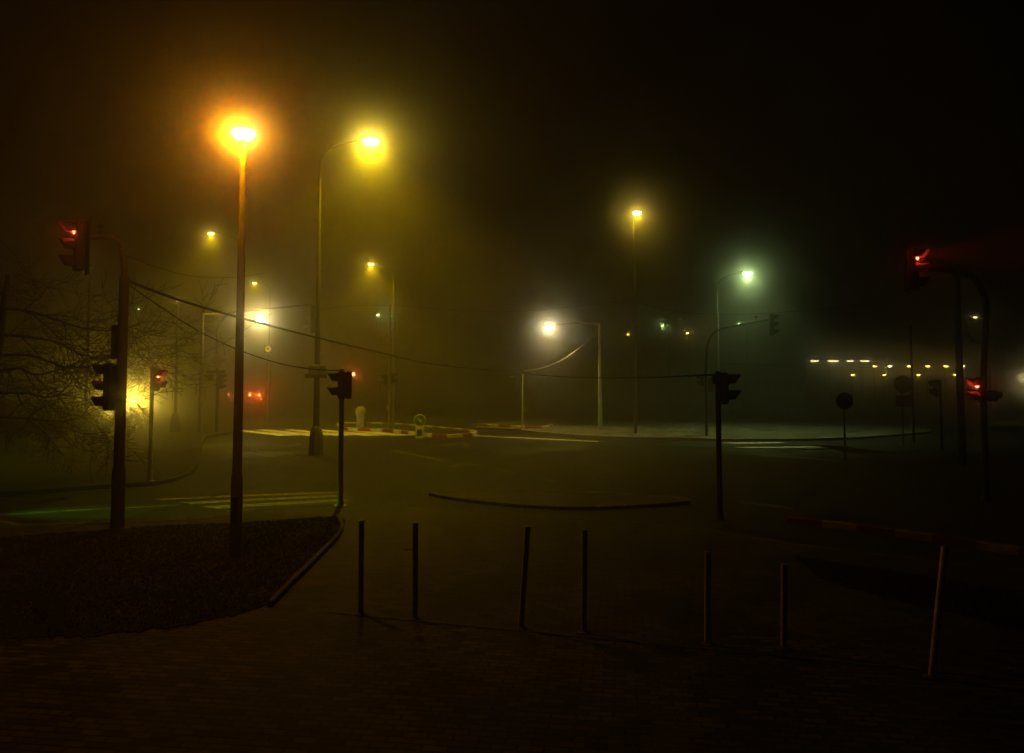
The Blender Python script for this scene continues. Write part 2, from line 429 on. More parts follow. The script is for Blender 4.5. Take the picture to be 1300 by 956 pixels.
# ------------------------------------------------------------------ bollards
bollm = mat('bollard_zinc', (0.58, 0.56, 0.52), 0.35, 0.0, 0.45, 14, spec=.5)
boll = [(458, 780, 459, 660, 'steel bollard standing nearest the lawn edge'), (527, 786, 527.5, 663, 'steel bollard with a short stub sticking out of its side'),
        (661, 798, 670, 668, 'third steel bollard from the lawn, leaning to the right'), (741, 803, 742, 672, 'upright steel bollard just right of the leaning third one'),
        (898, 818, 898.5, 700, 'fifth steel bollard from the lawn, in front of the tall two lamp signal post'), (995, 824, 995.5, 716, 'sixth steel bollard from the lawn, second last in the row'),
        (1182, 860, 1200, 693, 'rightmost steel bollard, tallest in view and leaning outwards')]
for i, (bx, by, tx, ty, lab) in enumerate(boll):
    b0 = G(bx, by, .12); t0 = P(tx, ty, b0.y)
    e = empty('bollard', b0, lab, 'bollard', 'bollards along the edge of the paving')
    v = t0 - b0
    mb = MB(); mb.tube([Vector((0, 0, -.05)), v * .5, v * .985], .032, 16); mb.build('post', bollm, e)
    mb = MB(); mb.tube([v * .985, v * .995, v * 1.0], [.034, .034, .024], 16); mb.build('cap', galv, e)
    mb = MB(); mb.lathe([(.075, 0), (.075, .008), (.05, .02), (.034, .022)], 16); mb.build('base_collar', kerbdark, e)
    if i == 1:
        q = v * .72; mb = MB(); mb.tube([q, q + Vector((-.13, 0, 0))], .008, 8); mb.build('stub', galv, e)

# ------------------------------------------------------------------ street lamps
SOD = (1.0, 0.31, 0.0); YEL = (1.0, 0.66, 0.0); GRN = (0.60, 0.88, 0.30); WARM = (1.0, 0.70, 0.10); PALE = (1.0, .82, .3)
def arm_path(zt, lamp, rise_r=1.0):
    """pole from the ground, bending over to the lamp (local coordinates)"""
    dx, dz = lamp.x, lamp.z
    pts = [Vector((0, 0, 0)), Vector((0, 0, zt * .5)), Vector((0, 0, zt))]
    for k in range(1, 9):
        t = k / 8; a = t * math.pi / 2
        pts.append(Vector((dx * (1 - math.cos(a)) * .35 + dx * .65 * t * t, 0, zt + (dz - zt) * math.sin(a))))
    return pts
def street_lamp(bx, by, lx, ly, col, power, lens_e, label, group='street lamps around the junction', zt=None, r0=.09, r1=.045, m=polepaint,
                concrete=False, yaw=0, spot_size=130, Y=None, base=None, glow=0, lens_s=1.0, ptr=None):
    b0 = base or G(bx, by)
    L = P(lx, ly, b0.y) - b0
    e = empty('street_lamp', b0, label, 'street lamp', group)
    z_t = zt if zt else L.z - min(1.2, abs(L.x) * .45 + .1)
    if abs(L.x) < .25:
        pts = [Vector((0, 0, 0)), Vector((0, 0, L.z * .5)), Vector((0, 0, L.z - .15)), Vector((L.x * .5, -.1, L.z - .02)), Vector((L.x, -.35, L.z + .05))]
        hd = Vector((L.x, -.5, L.z)); 
        dirv = Vector((0, -1, 0))
    else:
        pts = arm_path(z_t, L); hd = L; dirv = Vector((1 if L.x > 0 else -1, 0, 0))
    n = len(pts); rr = [r0 + (r1 - r0) * min(1, p.z / max(.1, L.z)) for p in pts]
    mb = MB(); mb.tube(pts, rr, 14); mb.build('pole', m, e)
    yawh = math.atan2(dirv.y, dirv.x)
    M = Matrix.Translation(hd) @ Matrix.Rotation(yawh, 4, 'Z')
    mb = MB(); mb.lathe([(.02, .10), (.13, .085), (.17, .03), (.175, 0.0), (.15, -.005)], 18, sx=2.1, sy=.95, M=M)
    mb.tube([hd - dirv * .55 + Vector((0, 0, .04)), hd - dirv * .25 + Vector((0, 0, .03))], [.045, .06], 10)
    mb.build('lamp_head', darkpole, e)
    mb = MB(); s = lens_s
    mb.lathe([(.12 * s, -.006), (.115 * s, -.04 * s), (.08 * s, -.075 * s), (.02, -.085 * s)], 16, sx=1.2, sy=1.0, M=M)
    mb.build('lamp_lens', emit('lamp_glow', col if max(col) - min(col) < .75 else (1, max(col[1], .5), .12), lens_e), e)
    spot(e, hd + Vector((0, 0, -.13 * s - .02)), (0.0, 0, -1), power, col, spot_size, .6, .06)
    if power >= 1000: point(e, hd + Vector((0, -.06, -.13 * s - .10)), power * (glow or .11) * .3, col, .05); spot(e, hd + Vector((0, -.06, -.13 * s - .11)), (0, 0, -1), power * (glow or .11) * .8, col, 180, .2, .05)
    if concrete:
        mb = MB(); mb.lathe([(.30, -.02), (.29, .5), (.25, .95), (.17, 1.15), (.12, 1.2)], 8); mb.build('concrete_base', kerbdark, e)
    return e, hd, b0

# the near sodium lamp: a post-top lantern
b0 = G(299, 704, .16); L = P(309, 169, b0.y) - b0
e = empty('street_lamp', b0, 'tall post top lamp on the lawn glowing bright orange, nearest of all', 'street lamp', 'street lamps around the junction')
mb = MB(); mb.tube([(0, 0, 0), (0, 0, 1.2), (0, 0, 1.25), (0, 0, L.z - .12)], [.095, .09, .075, .05], 20); mb.build('pole', mat('lamp_post_paint', (.18, .18, .17), .6, 0, .3, 7, spec=.25), e)
mb = MB(); mb.box((0, -.092, .7), (.09, .012, .42), 0, .004); mb.build('access_door', polepaint, e)
mb = MB(); mb.lathe([(.05, -.16), (.065, -.13), (.075, -.10), (.05, -.085)], 16, (0, 0, L.z)); mb.build('collar', polepaint, e)
mb = MB(); mb.lathe([(.06, -.12), (.12, -.09), (.18, -.02), (.185, .01), (.16, .03)], 14, (0, 0, L.z)); mb.build('lamp_lens', emit('sodium_glow', (1.0, .62, .2), 60.0), e)
point(e, (0, -.24, L.z - .10), 650, SOD, .05)
spot(e, (0, -.24, L.z - .12), (0, 0, -1), 2000, SOD, 180, .22, .05)
spot(e, (0, -.24, L.z - .06), (0, 0, -1), 350, SOD, 150, .8, .05)
mb = MB(); mb.lathe([(.20, .032), (.19, .05), (.12, .09), (.03, .12), (.02, .15)], 20, (0, 0, L.z)); mb.build('lamp_cap', blackpl, e)

WS = 1.0
street_lamp(401, 578, 471, 178, YEL, 64000, 120, 'tall lamp with concrete foot behind two plates, arm bent right, glowing yellow', r0=.14, r1=.045, m=darkpole, concrete=True, lens_s=2.2, glow=.038)
# plates on that pole
b1 = G(401, 578)
e = empty('direction_sign', P(401, 500, b1.y - .2) * 1.0, 'two grey plates stacked on the pole with the concrete foot', 'sign')
zz = P(401, 462, b1.y).z - P(401, 500, b1.y).z
def rel(px, py): return P(px, py, b1.y - .2) - e.location
mb = MB(); q = rel(403, 469.5); mb.box(q, (.72, .04, .40), 0, .01); mb.build('upper_plate', whitep, e)
mb = MB(); q = rel(401, 477.5); mb.box(q, (.90, .04, .15), 0, .01); mb.build('lower_plate', redp, e)
mb = MB(); q = rel(401, 469.5); mb.box(q + Vector((0, .06, 0)), (.2, .08, .05), 0, .005); mb.build('bracket', galv, e); mb = MB(); q = rel(401, 477.5); mb.box(q + Vector((0, .06, 0)), (.2, .08, .04), 0, .005); mb.build('bracket', galv, e)

street_lamp(300, 549, 268, 296, YEL, 55000, 40, 'small yellow lamp with arm pointing left, its pole behind the bright orange lamp post', spot_size=125, glow=.004, r0=.09, r1=.045, lens_s=1.3)
street_lamp(0, 0, 323, 359, YEL, 60000, 40, 'small dim yellow lamp just above the dazzling white crossing lamp', spot_size=125, glow=.004, base=Vector((-21.6, 70, 0)), lens_s=1.3)
street_lamp(0, 0, 471, 335, YEL, 95000, 40, 'yellow lamp on an arm pointing left, far down beyond the concrete footed pole', spot_size=125, glow=.004, base=Vector((-8.9, 59, 0)), lens_s=1.4)
street_lamp(807, 553, 807, 272, YEL, 7000, 60, 'slim straight lamp post glowing yellow high in the middle of the far island', glow=.05, r0=.09, r1=.04, lens_s=1.9)
street_lamp(913, 551, 949, 346, GRN, 32000, 60, 'lamp with arm bent right glowing pale green over the far road', glow=.024, r0=.09, r1=.045, lens_s=1.9)
street_lamp(222, 551, 230, 381, YEL, 120, 16, 'faint far lamp on a pole with a wide foot, left of the diamond sign', r0=.10, r1=.05, concrete=True)
street_lamp(0, 0, 481, 400, GRN, 300, 90, 'left of the twin greenish lamps beside the far double pole', base=Vector((-15.9, 95, 0)), group='twin greenish lamps')
street_lamp(0, 0, 496, 400.5, GRN, 300, 90, 'right of the twin greenish lamps beside the far double pole', base=Vector((-14.2, 95, 0)), group='twin greenish lamps')
street_lamp(0, 0, 841, 413, GRN, 250, 110, 'tiny white lamp far off, just right of the slim yellow lamp post', base=Vector((20.0, 100, 0)))
street_lamp(0, 0, 872, 423, YEL, 250, 110, 'tiny yellow lamp far off, left of the curved mast arm', base=Vector((23.6, 105, 0)))
street_lamp(0, 0, 797, 424.5, YEL, 120, 60, 'tiny dim orange lamp far off, left of the slim yellow lamp post', base=Vector((16.6, 110, 0)))
street_lamp(0, 0, 938, 411, GRN, 400, 110, 'tiny white lamp seen just above the curved mast arm', base=Vector((28.4, 95, 0)))
street_lamp(0, 0, 1238, 402.5, PALE, 350, 14, 'small dim lamp between the two dark posts at the right', base=Vector((40, 66, 0)))
street_lamp(0, 0, 176, 392, GRN, 30, 10, 'faint small lamp seen through the bare twigs', base=Vector((-38.6, 80, 0)))
street_lamp(0, 0, 106, 338, YEL, 350, 14, 'yellow lamp hidden behind the high left signal head', base=Vector((-20.5, 38, 0)), r0=.08)

# pedestrian crossing lamps on long level arms
def crossing_lamp(bx, by, topy, lx, ly, power, le, label, col=WARM, omni=.2):
    b0 = G(bx, by); T = P(bx, topy, b0.y) - b0; Lp = P(lx, ly, b0.y) - b0
    e = empty('crossing_lamp', b0, label, 'street lamp', 'white lamps over the crossings')
    mb = MB(); mb.tube([(0, 0, 0), (0, 0, T.z * .5), (0, 0, T.z)], [.13, .11, .09], 14); mb.build('pole', galv, e)
    mb = MB(); s = 1 if Lp.x > 0 else -1
    mb.tube([Vector((0, 0, T.z - .08)), Vector((Lp.x * .5, 0, T.z)), Vector((Lp.x - s * .2, 0, Lp.z + .09))], [.05, .04, .03], 10); mb.build('arm', galv, e)
    mb = MB(); mb.box(Lp + Vector((0, 0, .06)), (.7, .3, .09), 0, .03); mb.build('lamp_head', darkpole, e)
    mb = MB(); mb.lathe([(.14, .012), (.165, -.07), (.12, -.14), (.03, -.16)], 16, Lp, 1.5, 1.0); mb.build('lamp_lens', emit('white_glow', (1, .88, .55), le), e)
    spot(e, Lp + Vector((0, -.05, -.27)), (0, -.25, -1), power, col, 135, .6, .06)
    point(e, Lp + Vector((0, -.4, -.14)), power * omni, col, .05)
    return e
crossing_lamp(254, 551, 398, 331, 405, 11000, 160, 'dazzling white lamp on a long level arm over the left crossing', omni=.28)
crossing_lamp(762, 548, 410, 697, 415, 15000, 130, 'dazzling white lamp on a long level arm over the middle island', omni=.035)

# ------------------------------------------------------------------ traffic signals
red_e = emit('red_signal_glow', (1.0, 0.05, 0.02), 60.0)
redhot_e = emit('red_signal_core', (1.0, 0.10, 0.05), 30.0)
grn_e = emit('green_signal_glow', (0.05, 1.0, 0.35), 10.0)
def head(parent, loc, yaw, n=3, lit=None, size=1.0, label=None, power=0, lam=None, beam=70, mast=True, col=(1, .03, .01), slit=False, sep=None):
    """signal head: housing + visors + lenses; it faces local +X turned by yaw"""
    s = size; pitch = .32 * s; H = pitch * n
    M = Matrix.Translation(loc) @ Matrix.Rotation(yaw, 4, 'Z')
    mb = MB()
    mb.box((0, 0, 0), (.16 * s, .29 * s, H), 0, .03 * s, M=M)
    for k in range(n):
        z = H / 2 - pitch * (k + .5)
        mb.box((-.085 * s, 0, z), (.05 * s, .22 * s, pitch * .8), 0, .02 * s, M=M)
    h = mb.build('signal_head', blackpl, parent)
    if label: h['label'] = label
    for k in range(n):
        z = H / 2 - pitch * (k + .5)
        # visor: three-quarter tube open at the bottom, longer on top
        v = []; f = []; N = 18; r = .125 * s
        for i in range(N + 1):
            a = R(-32) + (R(244)) * i / N
            y, zz = math.cos(a) * r, math.sin(a) * r
            ext = (.10 + .16 * (math.sin(a) + 1) / 2) * s
            for (rr, xx) in ((1.0, .075 * s), (1.0, .075 * s + ext), (.93, .075 * s + ext), (.93, .075 * s)):
                v.append(M @ Vector((xx, y * rr, z + zz * rr)))
        for i in range(N):
            for q in range(4):
                w_ = (q + 1) % 4; f.append((i * 4 + q, i * 4 + 4 + q, i * 4 + 4 + w_, i * 4 + w_))
        f += [(0, 1, 2, 3), (N * 4 + 3, N * 4 + 2, N * 4 + 1, N * 4)]
        mb = MB(); mb.add(v, f); mb.build('visor', blackpl, h)
        ML = M @ Matrix.Translation((.078 * s, 0, z)) @ Matrix.Rotation(R(90), 4, 'Y')
        on = lit == k
        mb = MB(); mb.lathe([(.105 * s, 0), (.10 * s, .012 * s), (.06 * s, .028 * s), (.01, .033 * s)], 18, M=ML)
        l = mb.build('lens', (red_e if col[0] > .5 else grn_e) if on else deadlens, h)
        if on:
            l['label'] = 'lit red lens' if col[0] > .5 else 'lit green lens'
            if power:
                spot(h, M @ Vector((.13 * s, 0, z)), (M.to_3x3() @ Vector((1, 0, -.05))), power, col, beam, 1.0, .04)
    return h
def post(e, H, r=.055, m=galv, cap=True, base=True):
    mb = MB(); mb.tube([(0, 0, 0), (0, 0, H * .3), (0, 0, H)], [r * 1.15, r, r], 16)
    if cap: mb.tube([(0, 0, H), (0, 0, H + .03), (0, 0, H + .05)], [r * 1.1, r * 1.0, r * .3], 16)
    mb.build('post', m, e)
    if base:
        mb = MB(); mb.lathe([(r * 2.4, 0), (r * 2.4, .015), (r * 1.5, .02), (r * 1.3, .12)], 16); mb.build('base_flange', m, e)

GRP = 'traffic signals around the junction'
# left mast-arm signal (near)
b0 = G(149, 669, .12)
e = empty('traffic_signal', b0, 'near left signal post, high arm bent left, two heads, top one lit red', 'traffic signal', GRP)
T = P(158, 352, b0.y) - b0
arm_end = P(112, 301, b0.y) - b0
mb = MB(); mb.tube([(0, 0, 0), (0, 0, 1.1), (0, 0, 1.15), (0, 0, T.z * .7), (0, 0, T.z)], [.125, .12, .10, .092, .088], 18); mb.build('post', darkpole, e)
pts = [Vector((0, 0, T.z))]
cx, cz = P(151, 322, b0.y) - b0, 0
for q in [(157, 330), (155, 315), (150, 306), (142, 301), (130, 300), (112, 300.5)]:
    pts.append(P(q[0], q[1], b0.y - (158 - q[0]) * .006) - b0)
mb = MB(); mb.tube(smooth_line([tuple(p) for p in pts], 4), .062, 12); mb.build('arm', darkpole, e)
mb = MB(); q = P(127, 286, b0.y - .1) - b0; mb.box(q, (.10, .2, .09), 0, .02); mb.tube([q, q + Vector((0, 0, -.22))], .015, 8); mb.build('detector', blackpl, e)
hp = P(100, 312, b0.y - .35) - b0
head(e, hp, R(218), 3, 0, 1.0, 'high three lamp head with the red lens lit', 1300, beam=60, col=(1, .012, .004))
mb = MB(); mb.box(hp + Vector((.12, .09, 0)), (.02, .42, 1.08), R(218), .005); mb.build('backplate', blackpl, e)
hp = P(139, 491, b0.y - .05) - b0
head(e, hp, R(185), 3, 0, .95, 'lower three lamp head facing left', 60, beam=80)
mb = MB(); mb.tube([hp + Vector((.05, 0, .3)), Vector((0, 0, hp.z + .3))], .02, 8); mb.build('bracket', blackpl, e); mb = MB(); mb.tube([hp + Vector((.05, 0, -.3)), Vector((0, 0, hp.z - .3))], .02, 8); mb.build('bracket', blackpl, e)
mb = MB(); q = P(147.5, 434, b0.y + .12) - b0; mb.box(q, (.12, .2, .66), 0, .02); mb.build('control_box', blackpl, e)

# pedestrian post, left middle
b0 = G(190, 611, .12); e = empty('pedestrian_signal', b0, 'left pedestrian signal post with a red figure lit, facing right', 'traffic signal', GRP)
T = P(189, 467, b0.y) - b0; post(e, T.z, .055)
head(e, P(195, 482, b0.y) - b0 + Vector((.06, -.02, 0)), R(-2), 2, 0, 1.0, None, 120, beam=90)
# slit-like lit figure
# post at 433
b0 = G(432, 642, .12); e = empty('pedestrian_signal', b0, 'kerb signal post, dark two lamp head facing left, wire tied to its top', 'traffic signal', GRP)
T = P(433.5, 470, b0.y) - b0; post(e, T.z, .058)
hh = P(435, 489, b0.y - .02) - b0
head(e, hh + Vector((-.02, -.0, 0)), R(190), 2, None, 1.0)
mb = MB(); mb.box(hh + Vector((.13, .02, 0)), (.14, .24, .62), R(10), .03); mb.build('control_box', blackpl, e)
# post at 913
b0 = G(914, 660, .12); e = empty('pedestrian_signal', b0, 'right signal post with dark two lamp head facing right, thick cable tied to its top', 'traffic signal', GRP)
T = P(912, 474, b0.y) - b0; post(e, T.z, .055, darkpole)
head(e, P(918, 493, b0.y) - b0 + Vector((.02, 0, 0)), R(-12), 2, None, 1.0)
mb = MB(); mb.box(P(912, 482, b0.y) - b0 + Vector((-.09, 0, 0)), (.07, .12, .18), 0, .02); mb.build('control_box', blackpl, e)

# right mast arm, near (lit red, high)
b0 = G(1253, 636, .12); e = empty('traffic_signal', b0, 'right signal post, curved arm, high head lit bright red, red figure lower down', 'traffic signal', GRP)
pts = [Vector((0, 0, 0)), Vector((0, 0, 2.5))]
for q in [(1252, 400), (1250, 380), (1243, 362), (1231, 350), (1215, 345), (1192, 342), (1176, 341)]:
    pts.append(P(q[0], q[1], b0.y - (1252 - q[0]) * .004) - b0)
mb = MB(); mb.tube(smooth_line([tuple(p) for p in pts], 4), [.09] * 9 + [.065] * 24, 14) if False else mb.tube(smooth_line([tuple(p) for p in pts], 4), .07, 14); mb.build('post', darkpole, e)
hp = P(1160, 342, b0.y - .35) - b0
head(e, hp, R(-44), 3, 0, 1.02, 'high three lamp head with the red lens lit', 5200, beam=44, col=(1, .012, .004))
mb = MB(); mb.box(hp + Vector((-.13, .08, 0)), (.02, .40, 1.08), R(-44), .005); mb.build('backplate', blackpl, e)
hp = P(1245, 495, b0.y - .12) - b0
head(e, hp, R(176), 2, 0, .95, 'pedestrian head with a red figure', 160, beam=90)
head(e, P(1257, 500, b0.y) - b0 + Vector((.08, .05, -.05)), R(20), 1, None, .8)
mb = MB(); mb.tube([(0, 0, 0), (0, 0, .12)], [.14, .1], 16); mb.build('base_flange', darkpole, e)

# left far mast arm with diamond sign
b0 = G(275, 551); e = empty('traffic_signal', b0, 'far signal mast with diamond sign, arm reaching right behind the orange lamp post', 'traffic signal', GRP)
pts = [Vector((0, 0, 0)), Vector((0, 0, 3))]
for q in [(276, 430), (278, 415), (284, 404), (294, 397), (320, 394), (360, 390), (395, 387)]:
    pts.append(P(q[0], q[1], b0.y) - b0)
mb = MB(); mb.tube(smooth_line([tuple(p) for p in pts], 4), [.10 - .0016 * i for i in range(33)], 12); mb.build('post', darkpole, e)
head(e, P(396, 405, b0.y) - b0, R(150), 3, None, 1.7, 'three lamp head at the end of the arm')
mb = MB(); q = P(276, 458, b0.y - .15) - b0
mb.add([q + Vector(v) for v in [(0, 0, .45), (.45, 0, 0), (0, 0, -.45), (-.45, 0, 0), (0, .03, .45), (.45, .03, 0), (0, .03, -.45), (-.45, .03, 0)]],
       [(0, 3, 2, 1), (4, 5, 6, 7), (0, 1, 5, 4), (1, 2, 6, 5), (2, 3, 7, 6), (3, 0, 4, 7)], 0); mb.build('diamond_sign', yellowp, e, False)
head(e, P(281, 484, b0.y) - b0, R(-10), 3, None, .95); head(e, P(268, 479, b0.y) - b0, R(180), 1, None, 1.2)
mb = MB(); mb.box(P(274, 472, b0.y - .1) - b0, (1.1, .05, .18), 0, .01); mb.build('street_plate', darkpole, e)

# right far mast arm
b0 = G(897, 556); e = empty('traffic_signal', b0, 'far curved mast arm reaching right with a dark three lamp head at its end', 'traffic signal', GRP)
pts = [Vector((0, 0, 0)), Vector((0, 0, 3))]
for q in [(897, 448), (899, 435), (905, 424), (917, 417), (940, 412), (975, 406)]:
    pts.append(P(q[0], q[1], b0.y) - b0)
mb = MB(); mb.tube(smooth_line([tuple(p) for p in pts], 4), [.075 - .001 * i for i in range(29)], 12); mb.build('post', darkpole, e)
head(e, P(980, 412, b0.y - .1) - b0, R(-12), 3, None, 1.25, 'three lamp head at the end of the arm')
mb = MB(); q = P(960, 402, b0.y) - b0; mb.box(q, (.14, .14, .12), 0, .02); mb.tube([q, P(960, 409, b0.y) - b0], .015, 8); mb.build('detector', blackpl, e)
head(e, P(891, 483, b0.y) - b0, R(170), 2, None, .95); 
mb = MB(); mb.box(P(903, 488, b0.y) - b0, (.35, .04, .8), 0, .02); mb.build('red_plate', redp, e)

# signal posts on the islands
def small_signal(px, by, topy, heads, label, m=galv, knob=None, r=.05, lit=None):
    b0 = G(px, by, .12); e = empty('traffic_signal', b0, label, 'traffic signal', GRP)
    T = P(px, topy, b0.y) - b0; post(e, T.z, r, m)
    for (hx, hy, yaw, n, sz) in heads: head(e, P(hx, hy, b0.y) - b0, R(yaw), n, lit, sz, power=0)
    if knob:
        q = P(knob[0], knob[1], b0.y) - b0; mb = MB(); mb.box(q, (.12, .12, .2), 0, .03); mb.build('push_button', yellowp, e)
    return e
small_signal(494, 546, 388, [(499, 480, 10, 2, 1.1), (489, 482, 180, 2, 1.0)], 'tall thin lit post with two small dark heads on the red and white island', knob=(492, 517))
small_signal(663, 546, 474, [(655, 481, 180, 1, 1.2)], 'short brightly lit signal post standing on the tip of the middle island', knob=(667, 521), m=whitep)
small_signal(1196, 572, 488, [(1190, 493, 190, 2, 1.1)], 'dim post with a small head left of the thick dark pole at the right', m=darkpole)
# distant red signal
b0 = Vector((P(449, 475, 90).x, 90, 0)); e = empty('traffic_signal', b0, 'distant signal showing a tiny red light right of the dark two lamp head', 'traffic signal', GRP)
T = P(449, 475, 90) - b0; post(e, T.z + .2, .06, darkpole)
far_red = emit('far_red_glow', (1, .12, .04), 160)
mb = MB(); mb.box(T + Vector((0, 0, -.32)), (.3, .2, .96), 0, .03); mb.build('signal_head', blackpl, e)
mb = MB(); mb.lathe([(.13, 0), (.10, .04), (.02, .05)], 14, M=Matrix.Translation(T + Vector((0, -.11, 0))) @ Matrix.Rotation(R(90), 4, 'X')); mb.build('lens', far_red, e)
spot(e, T + Vector((0, -.25, 0)), (0, -1, 0), 60, (1, .06, .01), 120, .5, .05)

# poles
def plain_pole(px, by, topy, r0, r1, label, m=polepaint, concrete=False, cross=0):
    b0 = G(px, by, 0.0); e = empty('utility_pole', b0, label, 'pole', 'tall overhead wire poles')
    T = P(px, topy, b0.y) - b0
    mb = MB(); mb.tube([(0, 0, 0), (0, 0, T.z * .5), (0, 0, T.z)], [r0, (r0 + r1) / 2, r1], 14); mb.build('pole', m, e)
    mb = MB(); mb.lathe([(r1 * 1.2, 0), (r1 * 1.2, .04), (r1 * .4, .09)], 12, (0, 0, T.z)); mb.build('cap', m, e)
    if concrete: mb = MB(); mb.lathe([(r0 * 2.2, -.02), (r0 * 2.1, .5), (r0 * 1.8, .9), (r0 * 1.1, 1.1)], 8); mb.build('concrete_base', conc, e)
    return e, b0, T
plain_pole(1222, 592, 346, .14, .10, 'thick dark pole left of the post with the red figure', darkpole)
plain_pole(1160, 562, 415, .07, .05, 'thin dark pole between the row of far lights and the thick pole', darkpole)
plain_pole(499.5, 545, 392, .06, .05, 'second thin pole right beside the tall lit signal post', galv)
# small red plate on the slim lamp post
b0 = G(807, 553); q = P(807, 488, b0.y - .14)
e = empty('road_plate', q, 'small rusty red plate on the slim lamp post of the far island', 'sign')
mb = MB(); mb.box((0, 0, 0), (.55, .03, .16), 0, .01); mb.build('plate', redp, e)
mb = MB(); mb.box((0, .05, 0), (.1, .08, .05), 0, .01); mb.build('bracket', galv, e)

# road signs seen from behind
def round_sign(px, by, cy, r, label, m=darkpole, face=0, plate=None, pole_r=.03, base=None):
    b0 = base or G(px, by, .12); e = empty('road_sign', b0, label, 'road sign', 'road signs on posts')
    T = P(px, cy, b0.y) - b0
    mb = MB(); mb.tube([(0, 0, 0), (0, 0, T.z + r * .8)], pole_r, 12); mb.build('post', m, e)
    M = Matrix.Translation(T + Vector((0, .05, 0))) @ Matrix.Rotation(R(face), 4, 'Z') @ Matrix.Rotation(R(90), 4, 'X')
    mb = MB(); mb.lathe([(r * .96, -.01), (r, -.005), (r, .012), (r * .94, .018)], 32, M=M); mb.build('disc', m, e)
    if plate:
        q = T + Vector((plate[0], .03, plate[1])); mb = MB(); mb.box(q, (plate[2], .03, plate[3]), 0, .008); mb.build('plate', m, e)
    return e
round_sign(1073, 584, 509, .31, 'round sign on a thin post seen from behind, alone at the right of the road')
round_sign(1147, 566, 488, .40, 'dim round sign with a plate beneath it near the thin dark pole', plate=(0, -.75, .7, .5))
round_sign(175, 540, 472, .38, 'small round sign with a square plate, right in front of the headlight glare', plate=(-.1, -.62, .72, .36))

# keep-right island beacons
def beacon(px, by, topy, label, arrow):
    b0 = G(px, by, .12); H = (P(px, topy, b0.y) - b0).z; e = empty('island_beacon', b0, label, 'traffic beacon', 'beacons on the far islands')
    r = H * .235
    mb = MB(); mb.box((0, 0, (H - r) * .5), (H * .36, .22, H - r), 0, .04); mb.build('body', whitep, e)
    M = Matrix.Translation((0, -.12, H - r)) @ Matrix.Rotation(R(90), 4, 'X')
    mb = MB(); mb.lathe([(r, -.24), (r * 1.02, -.2), (r * 1.02, -.01), (r * .96, 0)], 32, M=M); mb.build('disc', whitep, e)
    if arrow:
        mb = MB(); mb.lathe([(r * .9, .001), (r * .9, .008)], 32, M=M); f = mb.build('sign_face', bluep, e)
        mb = MB(); M2 = Matrix.Translation((0, -.132, H - r)) @ Matrix.Rotation(R(-45), 4, 'Y')
        # Rotation about Y turns the arrow to point down right
        a = r
        vs = [(-a * .55, 0, .1 * a), (.05 * a, 0, .1 * a), (.05 * a, 0, .38 * a), (.62 * a, 0, 0), (.05 * a, 0, -.38 * a), (.05 * a, 0, -.1 * a), (-a * .55, 0, -.1 * a)]
        M2 = Matrix.Translation((0, -.134, H - r)) @ Matrix.Rotation(R(45), 4, 'Y')
        n = len(vs); vv = [M2 @ Vector(v) for v in vs] + [M2 @ (Vector(v) + Vector((0, .003, 0))) for v in vs]
        mb.add(vv, [(0, 1, 5, 6), (1, 2, 3, 4, 5)] + [(i, (i + 1) % n, n + (i + 1) % n, n + i) for i in range(n)]); mb.build('arrow', whitep, f, False)
        mb = MB(); mb.box((0, -.115, (H - 2 * r) * .48), (H * .22, .012, H * .26), 0, .003); mb.build('lower_panel', darkpole, e)
beacon(458, 543.5, 516, 'pale rounded island beacon seen from behind, on the red and white kerb', False)
beacon(533, 557, 526, 'island beacon with dark keep right arrow disc facing us', True)

# amber round lamp
b0 = Vector((P(340, 443, 62).x, 62, 0)); T = P(340, 443, 62) - b0
e = empty('warning_light', b0, 'round amber ring light on a post beneath the white crossing lamp', 'warning light')
mb = MB(); mb.tube([(0, .1, 0), (0, .1, T.z)], .05, 10); mb.build('post', galv, e)
mb = MB(); mb.box(T + Vector((0, .06, 0)), (.62, .1, .62), 0, .03); mb.build('housing', darkpole, e)
mb = MB(); mb.tube([T + Vector((math.cos(a) * .17, 0, math.sin(a) * .17)) for a in [i * math.pi / 10 for i in range(21)]], .07, 8); mb.build('ring', emit('amber_glow', (1, .7, .06), 1.6), e)

# ------------------------------------------------------------------ cables
def cable(name, pts, r, label, m=wire, group='overhead cables'):
    o = MB()
    o.tube(smooth_line([tuple(p) for p in pts], 10), r, 6)
    q = o.build(name, m); return tag(q, label, 'cable', group)
Y149, Y433, Y913 = G(149, 669, .12).y, G(432, 642, .12).y, G(914, 660, .12).y
cable('overhead_cable', [P(160, 356, Y149), P(225, 380, Y149 + 3), P(300, 402, Y149 + 6), P(400, 428, Y149 + 11), P(480, 447, Y149 + 15), P(560, 464, Y149 + 19), P(663, 473, G(663, 546).y - 6)], .032, 'thick black cable sagging from the near left signal post to the short lit post')
cable('overhead_cable', [P(663, 474, G(663, 546).y - 6), P(700, 477.5, 33), P(760, 479.5, 28), P(830, 479, 22), P(880, 477, 18.6), P(912, 475.5, Y913)], .022, 'thick black cable running from the short lit post to the right signal post')
cable('overhead_cable', [P(160, 359, Y149), P(200, 387, Y149 + .6), P(250, 419, Y149 + 1.3), P(300, 443, Y149 + 1.9), P(350, 460, Y149 + 2.4), P(395, 468.5, Y433 - .3), P(433, 470.5, Y433)], .012, 'thinner cable drooping from the near left signal post to the kerb signal post')
cable('overhead_cable', [P(157, 322, 16), P(200, 340, 22), P(250, 351, 30), P(300, 352, 38), P(340, 346, 44)], .016, 'thin cable looping from the left arm past the orange lamp post')
cable('overhead_cable', [P(664, 471.5, G(663, 546).y), P(690, 467, 50), P(715, 456, 49.5), P(738, 440, 49), P(762, 420, G(762, 548).y)], .028, 'bright lit wire rising from the short lit post to the level armed lamp pole', steelwire)
